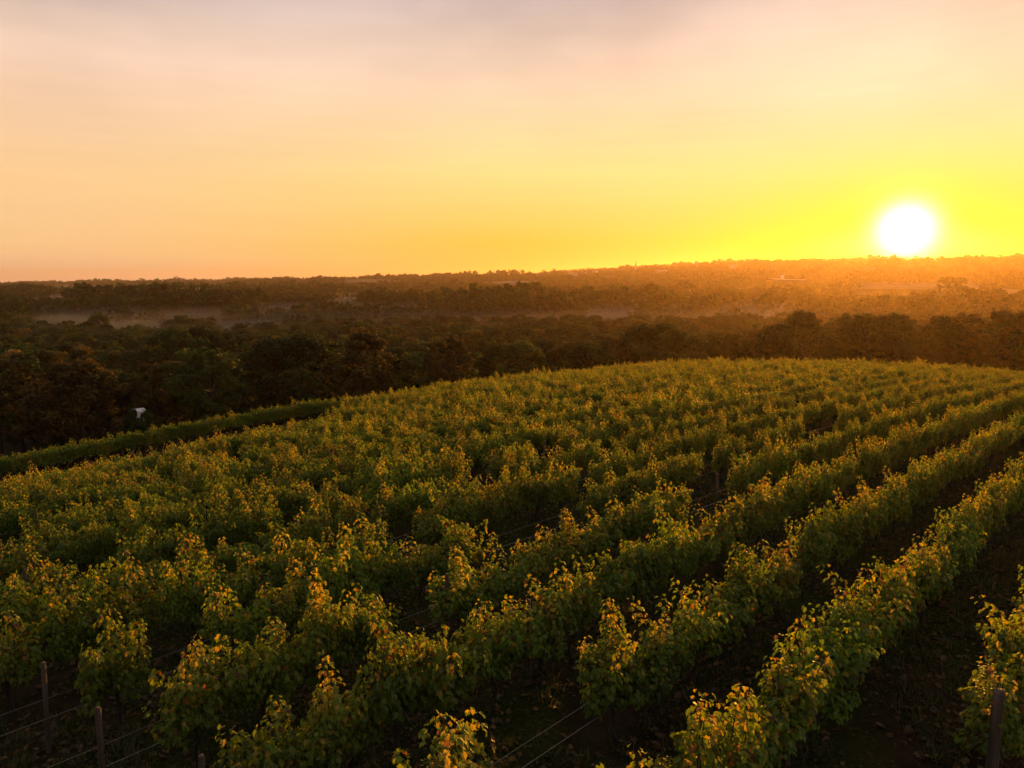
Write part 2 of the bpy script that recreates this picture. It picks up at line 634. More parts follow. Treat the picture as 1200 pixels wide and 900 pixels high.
VINE_KINDS = []      # (foliage mesh, wood mesh, look)
for i in range(14):
    rng = np.random.default_rng(100 + i)
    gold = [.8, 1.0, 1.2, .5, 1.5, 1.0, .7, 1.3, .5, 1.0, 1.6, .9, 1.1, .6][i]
    tall = [.10, .22, .12, .04, .15, .35, .10, .25, .03, .30, .12, .08, .2, .12][i]
    bushy = [1.0, 1.15, .9, 1.2, 1.0, 1.1, .85, 1.1, 1.25, 1.0, .9, 1.2, 1.05, 1.15][i]
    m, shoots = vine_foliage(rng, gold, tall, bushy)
    w = MB()
    wob = [(rng.normal(0, .03), rng.normal(0, .04)) for _ in range(4)]
    w.tube([(wob[0][0], wob[0][1], -.12), (wob[1][0] * 1.4, wob[1][1] * 1.2, .18), (wob[2][0] * 1.5, wob[2][1] * 1.5, .40), (0, 0, .60)],
           [.052, .038, .034, .042], 7)
    w.tube([(0, 0, .58), (rng.normal(0, .02), -.2, .66), (rng.normal(0, .02), -.52, .63)], [.034, .024, .012], 6)
    w.tube([(0, 0, .58), (rng.normal(0, .02), .2, .65), (rng.normal(0, .02), .52, .64)], [.034, .024, .012], 6)
    for pts in shoots:
        q = pts[::6]
        if len(q) > 1:
            w.tube([(p[0], p[1], p[2] - .02) for p in q], [.007] * (len(q) - 1) + [.003], 4, cap=False)
    look = 'golden' if gold > 1.45 else 'gold-flecked' if gold >= 1.2 else 'tall-shooted green' if tall >= .3 else 'dense green' if bushy >= 1.15 else 'loose green' if bushy < .9 else 'green'
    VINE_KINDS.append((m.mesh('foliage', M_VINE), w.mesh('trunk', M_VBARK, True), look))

# ------------------------------------------------------------------ the rows
rng = np.random.default_rng(7)
GAPS = {0: [(-40, 10.9)], 3: [(.9, 2.5)], 2: [(5.5, 7.9), (14.2, 15.8), (37, 39)], 4: [(1.2, 3.4), (17.2, 20.2)], 5: [(.8, 3.0), (11.3, 16.2), (31, 34.5)], 12: [(2.5, 7.5)], 8: [(20.5, 22)]}
GAPS.update({k: [(-40, 27 + (k - 20) * 2)] for k in range(20, 26)})
rows = [(-1.5 - 2.2 * k) for k in range(26)] + [-51.6]
spots = []
for k, u in enumerate(rows):
    v = -26.0 + rng.uniform(0, 1)
    vmax = 92.0 if k < 26 else 37.0
    while v < vmax:
        if not any(a < v < b for a, b in GAPS.get(k, [])) and (rng.random() > .065 or k == 26):
            x, y = uv2xy(u + rng.normal(0, .05), v + rng.normal(0, .06))
            spots.append((x, y, k, v))
        v += 1.08
cross = []
for uu in np.arange(-44, 6, 1.05):
    for vv in (95.5, 97.7):
        x, y = uv2xy(uu + rng.normal(0, .06), vv + rng.normal(0, .05))
        cross.append((x, y))
P = np.array([(a, b) for a, b, _, _ in spots])
Z = terrain(P[:, 0], P[:, 1])
pxm, pym, dep = project(P[:, 0], P[:, 1], Z + 1.2)
inview = (dep > 1) & (pxm > -90) & (pxm < 1290) & (pym > 300) & (pym < 1010)
px2, py2, _ = project(P[:, 0], P[:, 1], Z + 1.9)
really = (dep > 1) & (px2 > -25) & (px2 < 1225) & (py2 < 900)
order = np.argsort(np.where(really, np.hypot(P[:, 0], P[:, 1]), 1e9))
chosen = set(order[:300].tolist())
ROW_RZ = math.atan2(.713, .701) - math.pi / 2
count_in_row = {}
bulk = []
for i, (x, y, k, v) in enumerate(spots):
    kind = int(rng.integers(0, len(VINE_KINDS)))
    flip = math.pi if rng.random() < .5 else 0
    rz = ROW_RZ + flip + rng.normal(0, .06)
    sc = float(np.clip(rng.normal(.98, .09), .74, 1.18))
    if k in (18, 19) and v < 27:
        sc *= .84
    if k == 4 and 8.5 < v < 14.5:
        sc *= .84
    neat = float(sstep(9, 26, v)) if k < 8 else (1.0 if k == 26 else 0.0)
    if k == 26 and rng.random() < .9:
        kind = (3, 8, 13)[kind % 3]
    sx = rng.uniform(.92, 1.2) * (1 - neat) + (rng.uniform(.6, .74) if k < 26 else 1.0) * neat
    sc = sc * (1 - neat) + (.96 + (sc - 1) * .3) * neat
    if i in chosen:
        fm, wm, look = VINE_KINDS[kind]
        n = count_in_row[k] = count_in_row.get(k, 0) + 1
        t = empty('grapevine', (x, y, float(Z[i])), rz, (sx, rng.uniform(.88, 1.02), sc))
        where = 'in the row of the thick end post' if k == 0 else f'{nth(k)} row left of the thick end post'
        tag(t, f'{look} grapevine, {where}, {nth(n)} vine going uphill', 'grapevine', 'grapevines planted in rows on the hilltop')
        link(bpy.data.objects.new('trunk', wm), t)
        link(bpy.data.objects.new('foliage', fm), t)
    else:
        if -60 < x < 120 and y > -12:
            bulk.append((x, y, float(Z[i]), rz, sc, kind, sx))
for x, y in cross:
    bulk.append((x, y, float(terrain(x, y)), ROW_RZ + math.pi / 2 + rng.normal(0, .06), rng.uniform(.9, 1.0), int(rng.integers(0, len(VINE_KINDS))), .75))


def scatter_object(name, pts, meshes_or_cols, kind='stuff'):
    """ONE object: a point mesh whose points carry instances of the given prototypes (list of lists of meshes)"""
    col = bpy.data.collections.new(name + '_prototypes')
    for i, ms in enumerate(meshes_or_cols):
        ob = bpy.data.objects.new(f'{name}_{i:03d}', ms)
        col.objects.link(ob)
    a = np.array(pts, float)
    me = bpy.data.meshes.new(name)
    me.from_pydata(a[:, :3].tolist(), [], [])
    rot = me.attributes.new('rz', 'FLOAT', 'POINT'); rot.data.foreach_set('value', a[:, 3].astype(np.float32))
    s_ = me.attributes.new('sz', 'FLOAT_VECTOR', 'POINT')
    wd = a[:, 6] if a.shape[1] > 6 else a[:, 4]
    s_.data.foreach_set('vector', np.stack([wd, np.ones(len(a)) if a.shape[1] > 6 else wd, a[:, 4]], 1).astype(np.float32).ravel())
    k_ = me.attributes.new('pick', 'INT', 'POINT'); k_.data.foreach_set('value', a[:, 5].astype(np.int32))
    o = link(bpy.data.objects.new(name, me))
    ng = bpy.data.node_groups.new(name + '_scatter', 'GeometryNodeTree')
    ng.interface.new_socket('Geometry', in_out='INPUT', socket_type='NodeSocketGeometry')
    ng.interface.new_socket('Geometry', in_out='OUTPUT', socket_type='NodeSocketGeometry')
    N = ng.nodes
    gi = N.new('NodeGroupInput'); go = N.new('NodeGroupOutput')
    ci = N.new('GeometryNodeCollectionInfo')
    ci.inputs['Collection'].default_value = col
    ci.inputs['Separate Children'].default_value = True
    ci.inputs['Reset Children'].default_value = True
    ip = N.new('GeometryNodeInstanceOnPoints')
    ip.inputs['Pick Instance'].default_value = True

    def attr(nm, typ):
        n = N.new('GeometryNodeInputNamedAttribute'); n.data_type = typ
        n.inputs['Name'].default_value = nm
        return next(s for s in n.outputs if s.enabled and s.name == 'Attribute')
    cx = N.new('ShaderNodeCombineXYZ')
    L = ng.links.new
    L(attr('rz', 'FLOAT'), cx.inputs[2])
    L(gi.outputs[0], ip.inputs['Points'])
    L(ci.outputs[0], ip.inputs['Instance'])
    L(attr('pick', 'INT'), ip.inputs['Instance Index'])
    L(cx.outputs[0], ip.inputs['Rotation'])
    L(attr('sz', 'FLOAT_VECTOR'), ip.inputs['Scale'])
    L(ip.outputs[0], go.inputs[0])
    md = o.modifiers.new('scatter', 'NODES')
    md.node_group = ng
    tag(o, kind=kind)
    return o


def join_meshes(name, meshes):
    me = bpy.data.meshes.new(name)
    vs, ls, lt, ts, mi = [], [], [], [], []
    off = 0
    for q, m in enumerate(meshes):
        n = len(m.vertices)
        v = np.empty(n * 3); m.vertices.foreach_get('co', v); vs.append(v.reshape(-1, 3))
        l = np.empty(len(m.loops), np.int32); m.loops.foreach_get('vertex_index', l); ls.append(l + off)
        t = np.empty(len(m.polygons), np.int32); m.polygons.foreach_get('loop_total', t); lt.append(t)
        c_ = np.empty(n * 4, np.float32); m.attributes['tint'].data.foreach_get('color', c_); ts.append(c_)
        mi.append(np.full(len(t), q, np.int32))
        me.materials.append(m.materials[0])
        off += n
    v = np.concatenate(vs); l = np.concatenate(ls); t = np.concatenate(lt)
    me.vertices.add(len(v)); me.vertices.foreach_set('co', v.ravel())
    me.loops.add(len(l)); me.loops.foreach_set('vertex_index', l)
    me.polygons.add(len(t)); me.polygons.foreach_set('loop_start', np.concatenate([[0], np.cumsum(t)[:-1]]).astype(np.int32))
    me.polygons.foreach_set('material_index', np.concatenate(mi))
    me.update(calc_edges=True); me.validate()
    a = me.attributes.new('tint', 'FLOAT_COLOR', 'POINT'); a.data.foreach_set('color', np.concatenate(ts))
    return me


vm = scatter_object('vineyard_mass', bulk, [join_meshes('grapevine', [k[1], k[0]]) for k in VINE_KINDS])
tag(vm, 'mass of golden green grapevines covering the rest of the hilltop', 'vineyard')

# ------------------------------------------------------------------ posts and wires


def post_mesh(seed, h, r):
    rg = np.random.default_rng(seed)
    m = MB()
    n = 8
    zs = [-.4, 0, h * .35, h * .7, h - .03, h]
    ring = []
    for z in zs:
        rr = r * (1.05 - .1 * z / h) * (.82 if z == h else 1)
        ox, oy = rg.normal(0, .004, 2)
        ring += [(ox + rr * math.cos(2 * math.pi * k / n) * (1 + rg.normal(0, .03)), oy + rr * math.sin(2 * math.pi * k / n) * (1 + rg.normal(0, .03)), z) for k in range(n)]
    fs = []
    for i in range(len(zs) - 1):
        for k in range(n):
            fs.append((i * n + k, i * n + (k + 1) % n, (i + 1) * n + (k + 1) % n, (i + 1) * n + k))
    fs.append(tuple((len(zs) - 1) * n + k for k in range(n)))
    m.add(ring, fs)
    return m.mesh('wooden_post', M_POST)


PM = [post_mesh(s, 1.5, .04) for s in range(4)]
END = post_mesh(9, 1.55, .075)
pn = {}
post_v = {0: [10.75, 16.3, 21.8, 27, 32], 1: [9.4, 13.8, 18.3, 22.4, 27.6, 33], 2: [3.4, 9.6, 17.2, 22.8, 28.4, 34], 3: [2.9, 8.7, 12.0, 16.4, 22.3, 28],
          4: [2.4, 8.6, 14.2, 19.4, 25], 5: [2.2, 7.9, 18.0, 23.6, 30.0], 6: [4, 10, 16.2, 22], 7: [3.4, 9, 15.1, 21], 8: [3.2, 9, 15, 21.3], 12: [3.1, 5.2, 11], 9: [4.1, 10.2]}
for k, vs in post_v.items():
    for n, v in enumerate(vs):
        x, y = uv2xy(rows[k], v)
        z = float(terrain(x, y))
        big = (k == 0 and n == 0)
        o = link(bpy.data.objects.new('wooden_post', END if big else PM[(k + n) % 4]))
        o.location = (x, y, z)
        o.rotation_euler = (rng.normal(0, .03), rng.normal(0, .03), rng.uniform(0, 3))
        if big:
            o.rotation_euler = (0.02, -.05, .4)
            tag(o, 'thick weathered round end post at the start of a vine row', 'post')
        else:
            where = 'in the row of the thick end post' if k == 0 else f'{nth(k)} row left of the thick end post'
            tag(o, f'slim grey wooden trellis post, {where}, {nth(n + (0 if k == 0 else 1))} post uphill', 'post', 'trellis posts in the vine rows')
for k in (0, 1, 2, 3, 4, 5, 6, 7, 12):
    for hgt, rad, nm in ((.62, .0075, 'lower'), (.95, .0045, 'upper')):
        m = MB()
        v0 = 10.75 if k == 0 else -6
        pts = []
        for v in np.arange(v0, 60, 1.5):
            x, y = uv2xy(rows[k] + .045, v)
            sag = -.03 * math.sin(math.pi * ((v - v0) % 6) / 6)
            pts.append((x, y, float(terrain(x, y)) + hgt + sag))
        m.tube(pts, rad, 5)
        o = m.obj('trellis_wire', M_WIRE)
        where = 'through the row of the thick end post' if k == 0 else f'through the {nth(k)} row left of the thick end post'
        tag(o, f'{nm} steel trellis wire running {where}', 'wire', 'trellis wires of the vine rows')

# ------------------------------------------------------------------ grass between the rows


def tuft(seed):
    rg = np.random.default_rng(seed)
    m = MB()
    for i in range(26):
        a = rg.uniform(0, 6.28); r0 = rg.uniform(0, .16)
        h = rg.uniform(.05, .20); lean = rg.uniform(.02, .14)
        x0, y0 = r0 * math.cos(a), r0 * math.sin(a)
        b = rg.uniform(0, 6.28); wx, wy = math.cos(b) * .006, math.sin(b) * .006
        dxl, dyl = math.cos(a + rg.normal(0, .8)) * lean, math.sin(a + rg.normal(0, .8)) * lean
        t = np.array([.035, .055, .014]) * rg.uniform(.7, 1.5) if rg.random() < .7 else np.array([.11, .085, .035]) * rg.uniform(.6, 1.2)
        m.add([(x0 - wx, y0 - wy, 0), (x0 + wx, y0 + wy, 0), (x0 + dxl * .45 + wx * .8, y0 + dyl * .45 + wy * .8, h * .65), (x0 + dxl * .45 - wx * .8, y0 + dyl * .45 - wy * .8, h * .65), (x0 + dxl, y0 + dyl, h)],
              [(0, 1, 2, 3), (3, 2, 4)], t)
    for i in range(5):      # fallen leaves
        a = rg.uniform(0, 6.28); r0 = rg.uniform(.05, .4)
        c0 = np.array([r0 * math.cos(a), r0 * math.sin(a), rg.uniform(.015, .05)])
        fr = frames(np.array([[rg.normal(0, .4), rg.normal(0, .4), 1]]), np.array([[rg.normal(), rg.normal(), 0]])) * rg.uniform(.05, .1)
        t = np.array([[.13, .075, .022]]) * rg.uniform(.4, 1.3)
        m.tile(LV, LF, c0[None], fr, t)
    return m.mesh('grass_tuft', M_GRASS)


gp = []
for _ in range(14000):
    u = rng.uniform(-22, 2.5); v = rng.uniform(-8, 34)
    x, y = uv2xy(u, v)
    if math.hypot(x, y) < 3 or vnoise(x / 1.3, y / 1.3, 77) < .25:
        continue
    gp.append((x, y, float(terrain(x, y)) + .0, rng.uniform(0, 6.28), rng.uniform(.6, 1.5), int(rng.integers(0, 5))))
g = scatter_object('grass', gp, [tuft(40 + i) for i in range(5)])
tag(g, 'rough grass and fallen vine leaves between the rows', 'grass')

# ------------------------------------------------------------------ trees
QV = np.array([(-.5, 0, 0), (-.18, .42, .10), (.30, .5, -.04), (.52, .02, .08), (.22, -.46, -.05), (-.28, -.44, .06)])
QF = [(0, 1, 2, 3), (0, 3, 4, 5)]


def tree_meshes(seed, H, W, base, shape, tints, nclump, per, leaf):
    """trunk + limbs, and a crown of leaf sprays gathered into uneven clumps"""
    rg = np.random.default_rng(seed)
    crown, trunk = MB(), MB()
    top = H * rg.uniform(.72, .82)
    lean = rg.normal(0, .02, 2)
    r0 = H * .018 + .06
    ax = lambda z: np.array([lean[0] * z + .15 * math.sin(z * .5 + seed), lean[1] * z + .12 * math.cos(z * .43 + seed), z])
    trunk.tube([ax(z) for z in np.linspace(-.6, top, 7)], list(np.linspace(r0 * 1.25, r0 * .25, 7)), 7)
    cl = []
    for i in range(nclump):
        t = rg.random()
        z = base + (H - base) * (t ** .8)
        q = (z - base) / (H - base)
        if shape == 'round':
            w = math.sqrt(max(1 - (2 * q - .85) ** 2 / 1.35, .03))
        elif shape == 'column':
            w = .62 * (1 - max(q - .65, 0) ** 2 * 5) + .2 * math.sin(q * 9 + seed) * .3
        else:
            w = math.sqrt(max(1 - (1.6 * q - .95) ** 2, .05)) * .95
        a = rg.uniform(0, 6.283)
        lump = 1 + .26 * math.sin(2 * a + seed) + .18 * math.sin(3 * a + q * 6)
        rr = W * .5 * max(w, .1) * lump * (rg.uniform(.45, 1.0) ** .6)
        p = ax(z) + np.array([math.cos(a) * rr, math.sin(a) * rr, 0])
        cl.append((p, rg.uniform(.55, 1.25) * W * .105, rg.uniform(.72, 1.28), rg.random()))
    big = sorted(range(nclump), key=lambda i: -np.hypot(*(cl[i][0][:2])))[:9]
    for i in big:
        p = cl[i][0]
        z0 = max(min(p[2] - np.hypot(p[0], p[1]) * rg.uniform(.5, .9), top * .95), base * .7)
        a = ax(z0)
        mid = a * .45 + p * .55 + np.array([0, 0, -.06 * H * rg.random()])
        trunk.tube([a, mid, p], [r0 * .42, r0 * .26, r0 * .08], 5)
    for p, r, br, mixv in cl:
        n = int(per * rg.uniform(.6, 1.4))
        d = rg.normal(0, 1, (n, 3)); d /= np.linalg.norm(d, axis=1, keepdims=True)
        rad = r * rg.random(n) ** .45
        pos = p + d * rad[:, None] * np.array([1.15, 1.15, .8])
        nrm = d + rg.normal(0, .7, (n, 3)) + np.array([0, 0, .35])
        tip = rg.normal(0, 1, (n, 3))
        fr = frames(nrm, tip) * (leaf * rg.uniform(.6, 1.4, n))[:, None, None]
        t1, t2 = np.array(tints[0]), np.array(tints[1])
        t = (t1 * (1 - mixv) + t2 * mixv) * br
        crown.tile(QV, QF, pos, fr, t[None] * rg.uniform(.7, 1.3, (n, 1)))
    return crown.mesh('crown', M_CROWN), trunk.mesh('trunk', M_BARK, True)


DK = ((.018, .038, .007), (.038, .062, .012))
OL = ((.028, .050, .008), (.060, .082, .014))
BR = ((.062, .056, .012), (.105, .082, .018))
YL = ((.078, .072, .014), (.14, .112, .022))
SPEC = [  # seed, H, W, base, shape, tints, look
    (1, 15, 13, 3.0, 'round', DK, 'dark rounded'), (2, 16, 11, 4.0, 'dome', OL, 'olive domed'), (3, 14, 12, 2.5, 'round', DK, 'dark broad'),
    (4, 17, 9, 3.5, 'dome', BR, 'russet upright'), (5, 15, 10, 3.0, 'dome', YL, 'yellowing domed'), (6, 13, 12, 2.0, 'round', OL, 'olive spreading'),
    (7, 18, 10, 4.5, 'dome', DK, 'dark lofty'), (8, 14, 9.5, 2.5, 'round', BR, 'russet rounded')]
TREES = [tree_meshes(s, H, W, b, sh, ti, 84, 150, .31) + (look, H) for s, H, W, b, sh, ti, look in SPEC]
POPLAR = [tree_meshes(60 + i, 20, 6.5, 1.5, 'column', OL if i else DK, 60, 120, .38) for i in range(2)]

# trees that can be told apart in the near belt, from their tops in the photograph: px, top py, distance, kind
near = [(-12, 408, 104, 4), (14, 402, 112, 0), (58, 399, 104, 3), (92, 412, 98, 7), (118, 428, 118, 5), (146, 437, 112, 2), (190, 420, 108, 4), (243, 402, 104, 1), (222, 418, 122, 0),
        (282, 412, 126, 6), (318, 392, 118, 2), (352, 387, 122, 0), (388, 396, 128, 6), (426, 380, 112, 7), (458, 405, 130, 2), (494, 412, 122, 5), (526, 402, 128, 1), (556, 424, 140, 0),
        (584, 402, 140, 2), (612, 398, 150, 3), (640, 397, 142, 0), (668, 400, 138, 5), (697, 396, 140, 1), (724, 392, 150, 3), (752, 378, 150, 0), (780, 376, 146, 2), (812, 390, 150, 5),
        (846, 388, 156, 1), (882, 384, 160, 3), (912, 378, 150, 2), (942, 362, 146, 0), (968, 380, 152, 6), (1004, 390, 160, 5), (1036, 396, 158, 1), (1070, 386, 152, 0), (1104, 384, 150, 2),
        (1138, 392, 150, 5), (1172, 396, 148, 0), (1204, 390, 146, 2), (205, 382, 190, 0), (240, 380, 200, 2), (268, 388, 196, 6)]
placed = []
for px, py, D, kd in near:
    a, b, cz = ray(px, py)
    x, y = a * D / b, D
    ztop = CAM_Z + cz * D / b
    zg = float(terrain(x, y))
    placed.append([x, y, zg, float(np.clip(ztop - zg, 8, 24)), kd, 1])
def ground_at(px, py, lo=500, hi=6000):
    """first hit of the view ray with the terrain"""
    a, b, cz = ray(px, py)
    for D in np.arange(lo, hi, 10.0):
        x, y = a * D / b, D
        if CAM_Z + cz * D / b <= float(terrain(x, y)):
            return x, y, float(terrain(x, y))
    Ds = np.arange(lo, 4200, 20.0)      # the ray clears the ridge: stand it on the ridge instead
    xs = a * Ds / b
    k = int(np.argmax((terrain(xs, Ds) - CAM_Z) / Ds))
    return float(xs[k]), float(Ds[k]), float(terrain(xs[k], Ds[k]))


MIST = [(158, 388, 26, 24, 7, 0, 'pale mist bank behind the near dark trees'), (78, 350, 30, 16, 5, 0, 'long pale mist band far out on the left'), (58, 354, 30, 16, 5, 1, 'faint mist trailing from the long band'),
        (112, 347, 24, 14, 5, 0, 'pale mist streak behind the long band'), (290, 390, 30, 26, 8, 1, 'thin mist beside the dark copse'), (66, 379, 24, 14, 6, 0, 'small bright mist patch in the left valley'),
        (402, 355, 26, 18, 7, 0, 'small bright mist patch in the middle valley'), (235, 370, 28, 16, 6, 1, 'thin mist among the hedges'), (330, 362, 28, 16, 6, 1, 'thin mist between copses'),
        (715, 372, 40, 24, 8, 1, 'thin mist among the yellowing trees'), (430, 331, 130, 60, 12, 1, 'mist under the far ridge'), (612, 378, 22, 14, 6, 1, 'thin mist behind the wood'),
        (1148, 346, 80, 50, 10, 0, 'glowing mist round the poplars'), (890, 374, 18, 14, 7, 1, 'thin mist gap in the wood'), (820, 352, 26, 16, 6, 1, 'thin mist below the white sheds'), (1060, 338, 130, 60, 10, 1, 'glowing mist below the sun')]
# meadows where the mist lies: no trees there, nor just in front
CLEAR = []
for m_ in MIST:
    gx, gy, _ = ground_at(m_[0], m_[1], 250)
    CLEAR.append((gx, gy, m_[2] * .8))
for px_, py_, r_ in ((1135, 342, 110.0),):
    gx, gy, _ = ground_at(px_, py_, 250)
    CLEAR.append((gx, gy, r_))
for px_, py_ in ((1110, 350), (1125, 350), (1159, 351)):
    gx, gy, _ = ground_at(px_, py_, 250)
    CLEAR.append((gx, gy, 32.0))


def in_clearing(x, y):
    x = np.asarray(x, float); y = np.asarray(y, float)
    hit = np.zeros(x.shape, bool)
    for gx, gy, r_ in CLEAR:
        g_ = math.hypot(gx, gy)
        al = (x * gx + y * gy) / g_
        la = (x * gy - y * gx) / g_
        rr = r_ * (1 + .35 * np.sin(al / 9 + la / 13))
        hit |= (np.abs(la) < rr) & (al > g_ * (.58 if g_ < 480 else .80) - r_ * .4) & (al < g_ + r_ * .9)
    return hit


# woodland that fills the slope and the valley floor behind them
tr = np.random.default_rng(11)
cand = []
for yy in np.arange(104, 420, 8.8):
    for xx in np.arange(-yy * .80 - 8, yy * .80 + 8, 8.8):
        x, y = xx + tr.uniform(-3.4, 3.4), yy + tr.uniform(-3.4, 3.4)
        u = x * .713 - y * .701; v = x * .701 + y * .713
        if (u > -66 and v < 128) or min((x - q[0]) ** 2 + (y - q[1]) ** 2 for q in placed[:42]) < (95 if math.hypot(x, y) < 200 else 30):
            continue
        if u > -80 and v < 140 and y < 150:
            continue
        if in_clearing(x, y):
            continue
        cand.append((x, y))
cand.sort(key=lambda p: math.hypot(*p))
rest = []
yy_ = math.hypot
for x, y in cand:
    zg = float(terrain(x, y))
    px, py, d = project(x, y, zg + 13)
    h = tr.uniform(8.0, 12.5) if yy_(x, y) < 200 else tr.uniform(9.5, 15.5)
    kd = int(tr.choice(8, p=[.22, .15, .22, .04, .06, .14, .13, .04]))
    if len(placed) < 290 and -30 < px < 1230:
        placed.append([x, y, zg, h, kd, 0])
    else:
        rest.append((x, y, zg - .2, tr.uniform(0, 6.28), h / SPEC[kd][1], kd))
# label every individual by its rank from the vineyard and its order from the left
dist = np.array([math.hypot(p[0], p[1]) for p in placed])
edges = [0, 126, 146, 164, 182, 200, 220, 240, 270, 999]
band = np.digitize(dist, edges) - 1
az = np.array([math.atan2(p[0], p[1]) for p in placed])
proto_tree = {}
for b in sorted(set(band.tolist())):
    ids = [i for i in np.argsort(az) if band[i] == b]
    for n, i in enumerate(ids):
        x, y, zg, h, kd, _ = placed[i]
        cm_, tm_, look, H = TREES[kd]
        s = h / H / 1.07
        t = empty('broadleaf_tree', (x, y, zg - .1), tr.uniform(0, 6.28), (s * tr.uniform(.85, 1.15), s * tr.uniform(.85, 1.15), s))
        tag(t, f'{look} tree, {nth(b + 1)} rank of woodland beyond the vines, {nth(n + 1)} from the left', 'tree', 'woodland trees below the vineyard')
        link(bpy.data.objects.new('trunk', tm_), t)
        link(bpy.data.objects.new('crown', cm_), t)

# poplars standing in blocks on the valley floor
pi = 0
for px0, px1, py, D, nn in ((1104, 1130, 325, 760, 5), (1152, 1166, 333, 700, 3)):
    for j in range(nn):
        px = px0 + (px1 - px0) * j / (nn - 1)
        a, b, cz = ray(px, py)
        DD = D + (j % 2) * 7
        x, y = a * DD / b, DD
        zg = float(terrain(x, y)); h = CAM_Z + cz * DD / b - zg + tr.uniform(-1.0, .6)
        cm_, tm_ = POPLAR[j % 2]
        s = h / 20
        t = empty('poplar_tree', (x, y, zg), tr.uniform(0, 6), (s * 1.25, s * 1.25, s))
        tag(t, f'tall dense poplar in the {"larger" if D == 760 else "smaller"} valley clump under the sun, {nth(j + 1)} from the left', 'tree', 'poplar clumps on the valley floor')
        link(bpy.data.objects.new('trunk', tm_), t)
        link(bpy.data.objects.new('crown', cm_), t)

# far woods: hedges, copses and forest out to the ridge, one mass
FARV = [tree_meshes(200 + i, 11, [12, 10, 13, 9, 11, 12][i], 1.0, ['round', 'dome', 'round', 'dome', 'round', 'dome'][i], [DK, OL, DK, BR, OL, YL][i], 26, 13, 1.5) for i in range(6)]
far_m = [join_meshes('far_tree', [t_, c_]) for c_, t_ in FARV]
fw = np.random.default_rng(5)
near_protos = [join_meshes('wood_tree', [t[1], t[0]]) for t in TREES]
allp = list(rest)


HS = [(671, 321.5, 20, 7, 4.5, 'pale house with long wall in the hillside hamlet'), (674, 324.5, 16, 9, 6, 'white blocky house lowest in the hillside hamlet'), (684, 320.5, 14, 6, 4, 'cream house at the edge of the hillside hamlet'),
      (697, 319, 10, 6, 6, 'narrow pale house between hamlet and church'), (703, 318, 9, 6, 5, 'small pale house just left of the ridge trees'), (750, 316, 13, 7, 5, 'pale house just below the church spire'),
      (776, 318.5, 22, 8, 5, 'long cream house on the slope right of the spire'), (663, 324, 12, 6, 4, 'low pale house leftmost in the hamlet'),
      (796, 312, 16, 7, 4.5, 'pale house beside the tall tower on the ridge'), (858, 313, 18, 7, 4.5, 'pale house right of the tall tower on the ridge'), (905, 316, 14, 7, 4.5, 'small house above the white track'),
      (1020, 318, 15, 7, 5, 'house in the glare below the sun'), (963, 317, 15, 7, 5, 'house on the slope left of the sun glare'), (71, 330.5, 16, 8, 5, 'lone pale house far out on the flat horizon'), (241, 334, 18, 8, 5, 'pale house in the misty far valley')]
KEEP = []
for q in [(h_[0], h_[1] + 1.2) for h_ in HS] + [(px, 341.5) for px in range(760, 816, 7)] + [(1104, 352), (1117, 352), (1130, 352), (1159, 354), (745, 313), (816, 316)] + [(px, 329.5) for px in range(902, 946, 8)] + [(920, 324), (917, 327)]:
    x_, y_, _ = ground_at(*q)
    for back in (0, 30, 60, 95):
        f_ = 1 - back / math.hypot(x_, y_)
        KEEP.append((x_ * f_, y_ * f_))
KEEP = np.array(KEEP)


def ring_scatter(d0, d1, spacing, hmin, hmax, dens):
    n = int(.5 * 1.5 * (d1 * d1 - d0 * d0) / spacing ** 2)
    d = np.sqrt(fw.uniform(d0 * d0, d1 * d1, n))
    a = R(1) * fw.uniform(-43, 43, n)
    x, y = d * np.sin(a), d * np.cos(a)
    op = openness(x, y)
    keep = fw.random(n) < (dens * (1 - op) + .07)
    x, y = x[keep], y[keep]
    clear = ~in_clearing(x, y)
    for kx, ky in KEEP:
        clear &= (x - kx) ** 2 + (y - ky) ** 2 > 28 ** 2
    x, y = x[clear], y[clear]
    z = terrain(x, y)
    tall_ = .75 + .75 * sstep(.45, .75, vnoise(x / 140, y / 110, 41))
    for i in range(len(x)):
        allp.append((x[i], y[i], z[i] - .3, fw.uniform(0, 6.28), fw.uniform(hmin, hmax) / 11 * tall_[i] * (1.0 if fw.random() > .06 else 1.3), 8 + int(fw.choice(6, p=[.28, .22, .26, .05, .12, .07]))))


ring_scatter(418, 900, 9.0, 7, 14, .95)
ring_scatter(900, 1900, 12.0, 7, 14, .9)
ring_scatter(1900, 5600, 21.0, 8, 14, .85)
fwo = scatter_object('far_woods', allp, near_protos + far_m)
tag(fwo, 'dark woods and hedges filling the valley out to the ridge', 'woods')

# ------------------------------------------------------------------ village, church, roads on the far slope


